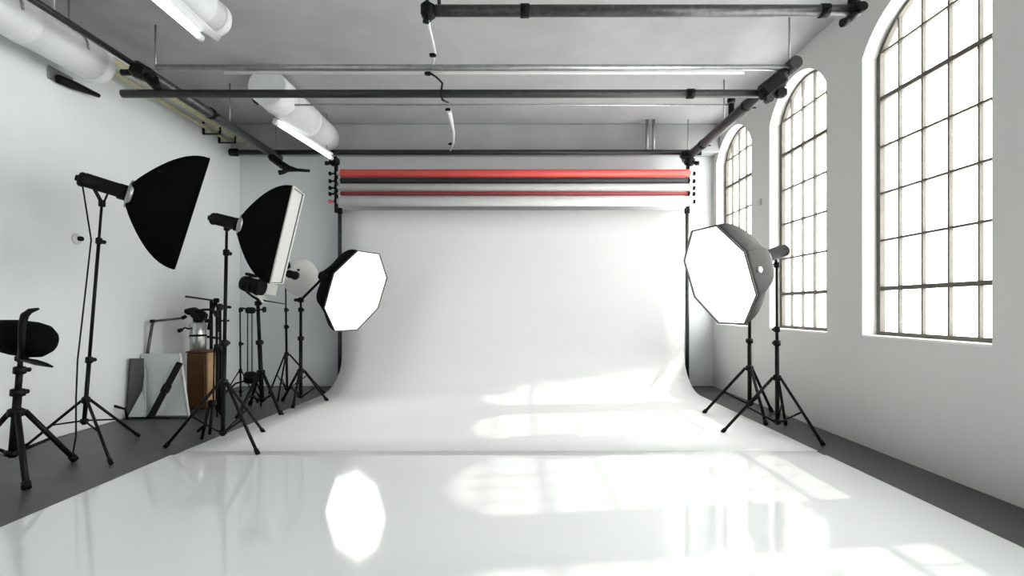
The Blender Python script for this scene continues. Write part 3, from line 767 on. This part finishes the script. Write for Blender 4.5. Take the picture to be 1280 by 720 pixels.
# small dangling cable grip
t = thing('cable_grip', P(226, 413, 6.1), 'small black grip with short curled lead beside the canister', 'grip')
link('grip_body', MB().lathe(P(224.5, 414, 6.1)-X_*0.02, (X_+Z_*0.4), [(0, 0.015), (0.01, 0.026), (0.05, 0.022), (0.06, 0.01)], 12), 'black', t)
link('grip_lead', MB().tube([P(226, 413, 6.1), P(231, 409.5, 6.1), P(236, 411, 6.12), P(241, 410, 6.15)], 0.010, 8), 'black', t)
# folded stands bundle beside cabinet
def folded_stand(base, top, label, r=0.014):
    base, top = V(base), V(top); d = (top-base).normalized(); x, y, _ = basis(d)
    t = thing('folded_stand', base, label, 'folded stand', 'folded stands leaning by the cabinet')
    link('centre_tube', MB().tube([base+d*0.02, top], r, 10), 'black', t)
    for k in range(3):
        a_ = k*2.094; o_ = (x*math.cos(a_)+y*math.sin(a_))
        link('leg', MB().tube([base+o_*r*2.6, base+d*0.75+o_*r*1.8], r*0.6, 8), 'black', t)
    link('hub_collar', MB().lathe(base+d*0.72, d, [(0, r*1.4), (0.01, r*2.2), (0.06, r*2.2), (0.07, r*1.4)], 14), 'black', t)
    link('top_head', MB().obox(top, x, y, d, 0.06, 0.05, 0.08, 0.012).tube([top-x*0.06, top+x*0.06], 0.010, 8), 'black', t)
folded_stand((P(271, 0, 5.95).x, 5.95, 0.0), P(271, 392, 6.0), 'folded black stand upright against the cabinet side, under the boom rod')
folded_stand((P(276, 0, 5.7).x, 5.7, 0.0), P(275, 384, 5.75), 'folded black stand hidden closest to the white-edged softbox stand')
t = thing('boom_stand', (P(264, 0, 6.62).x, 6.62, 0), 'slim black boom stand with level rod over the cabinet', 'stand')
bb = P(264, 376, 6.62)
link('stand_tube', MB().tube([(bb.x, 6.62, 0.01), bb], 0.02, 10), 'black', t)
link('boom_rod', MB().tube([P(231.5, 370.5, 6.4), P(270, 376, 6.62)], 0.012, 8), 'darksteel', t)
link('fork', MB().tube([P(270, 375, 6.65), P(264, 392, 6.7), P(261, 412, 6.7)], 0.022, 8).tube([P(270, 375, 6.65), P(273, 395, 6.7), P(274, 415, 6.7)], 0.012, 8), 'black', t)
link('boom_grip', MB().lathe(P(270, 375.5, 6.62)-X_*0.02, X_, [(0, 0.03), (0.05, 0.03)], 12), 'black', t)
link('cross_bar', MB().tube([P(272, 383, 6.6), P(288, 384, 6.55)], 0.018, 8).tube([P(273, 401, 6.6), P(286, 401, 6.55)], 0.012, 8), 'black', t)
link('low_bar', MB().tube([P(237, 421.5, 6.4), P(252, 420, 6.4), P(275, 423, 6.4)], 0.015, 8), 'black', t)
link('base_plate', MB().lathe((bb.x, 6.62, 0), Z_, [(0, 0.14), (0.015, 0.14), (0.02, 0.04)], 20), 'black', t)
# small cut lumber behind: white box edge
# white boards
YP = 5.5
def slab_board(c0, c1, c2, c3, thick, m, label, name, stripe=None, cat='board'):
    """board given by four front corners (bottom-left, bottom-right, top-right, top-left)"""
    q = [V(c) for c in (c0, c1, c2, c3)]
    nn = (q[1]-q[0]).cross(q[3]-q[0]).normalized()
    if nn.y > 0: nn = -nn
    t = thing(name, q[0].lerp(q[1], 0.5), label, cat)
    vs = q+[p-nn*thick for p in q]
    link('board_panel', MB().add(vs, [[0, 1, 2, 3], [7, 6, 5, 4], [0, 4, 5, 1], [1, 5, 6, 2], [2, 6, 7, 3], [3, 7, 4, 0]]), m, t)
    return t, nn, q
def board_px(pts, Ys, thick, m, label, name, cat='board'):
    return slab_board(*[P(u, v, y) for (u, v), y in zip(pts, Ys)], thick, m, label, name, cat=cat)
# back dark board against the wall
board_px([(159, 523.5), (180, 521), (180, 448), (164, 448)], [5.56, 5.70, 5.72, 5.6], 0.03, 'dkpanel', 'dark grey board wedged between the wall and the white panels', 'dark_board')
t, nn, q = board_px([(160, 522), (236, 522), (225, 442), (177, 442)], [5.62, 5.60, 5.80, 5.80], 0.03, 'panel', 'large pale grey panel leaning near the wooden cabinet, front of the dark board', 'white_panel')
# frame rails
link('bottom_rail', MB().tube([q[0]+nn*0.01+V((0.02, 0, 0.01)), q[1]+nn*0.01+V((-0.01, 0, 0.01))], 0.012, 8), 'dkpanel', t)
o = link('edge_strip', MB().tube([q[1]+V((0, 0, 0.02)), q[2]], 0.010, 8), 'white', t); o['label'] = 'white edge strip'
# diagonal black bar leaning on the panel
t = thing('leaning_bar', P(186, 522, 5.5), 'flat black bar leaning diagonally across the pale grey panel', 'bar')
a_, b_ = P(188, 522, 5.50), P(225, 453, 5.68)
d = (b_-a_).normalized(); sx = d.cross(Y_).normalized()
link('bar_body', MB().obox((a_+b_)/2, sx, d.cross(sx).normalized(), d, 0.065, 0.03, (b_-a_).length, 0.006), 'black', t)
link('bar_clamp', MB().obox(a_.lerp(b_, 0.52), sx, d.cross(sx).normalized(), d, 0.08, 0.05, 0.10, 0.01), 'black2', t)
# small wedge foot panel
board_px([(160, 521), (182, 521), (181, 462), (178, 488)], [5.53, 5.53, 5.72, 5.66], 0.012, 'panel', 'narrow pale foot board slanting over the dark board base', 'foot_board')
# rod lying out from the boards
t = thing('floor_rod', P(140, 505, 5.5), 'short black rod jutting out from the leaning boards toward the tall stand', 'rod')
link('rod_body', MB().tube([P(128, 503.5, 5.45), P(134, 505, 5.45), P(157, 511.5, 5.45)], [0.012, 0.018, 0.012], 8), 'black', t)
link('rod_prop', MB().tube([P(157, 511.5, 5.45), P(159, 523.5, 5.5)], 0.012, 8), 'black', t)
# loose floor clamps near the white-edged softbox stand
t = thing('folded_tripod', P(255, 540, 4.6), 'low folded black tripod tucked against the white-edged softbox stand', 'tripod')
for (u, v, u2, v2) in ((262, 505, 252, 549), (266, 507, 262, 543), (258, 530, 247, 539)):
    link('leg', MB().tube([P(u, v, 4.68), P(u2, v2, 4.70)], 0.014, 8), 'black', t)
link('hub', MB().obox(P(265, 504, 4.68), X_, Y_, Z_, 0.07, 0.06, 0.06, 0.015), 'black', t)

# ------------------------------------------------------------------ light
W = bpy.data.worlds.new('daylight'); S.world = W; W.use_nodes = True
bg = W.node_tree.nodes['Background']; bg.inputs['Color'].default_value = (1.0, 0.995, 0.975, 1); bg.inputs['Strength'].default_value = 6.0
sl = bpy.data.lights.new('sun', 'SUN'); sl.energy = 1.3; sl.angle = math.radians(1.2); sl.color = (1.0, 0.95, 0.85)
so = bpy.data.objects.new('sun', sl); COL.objects.link(so)
so.rotation_euler = V((-1.0, -0.12, -1.0)).to_track_quat('-Z', 'Y').to_euler()

cam = bpy.data.cameras.new('camera'); co = bpy.data.objects.new('camera', cam); COL.objects.link(co)
co.location = (0, 0, EYE); co.rotation_euler = (math.radians(90), 0, 0)
cam.sensor_width = 36; cam.lens = 36*F/1280; cam.shift_x = -(U0-640)/1280; cam.shift_y = (V0-360)/1280
cam.clip_start = 0.05
S.camera = co
S.view_settings.view_transform = 'Standard'; S.view_settings.look = 'None'; S.view_settings.exposure = 0.70; S.view_settings.gamma = 1.0
S.view_settings.use_curve_mapping = False
S.cycles.use_denoising = True
S.cycles.max_bounces = 12; S.cycles.diffuse_bounces = 8
S.cycles.caustics_reflective = False; S.cycles.caustics_refractive = False
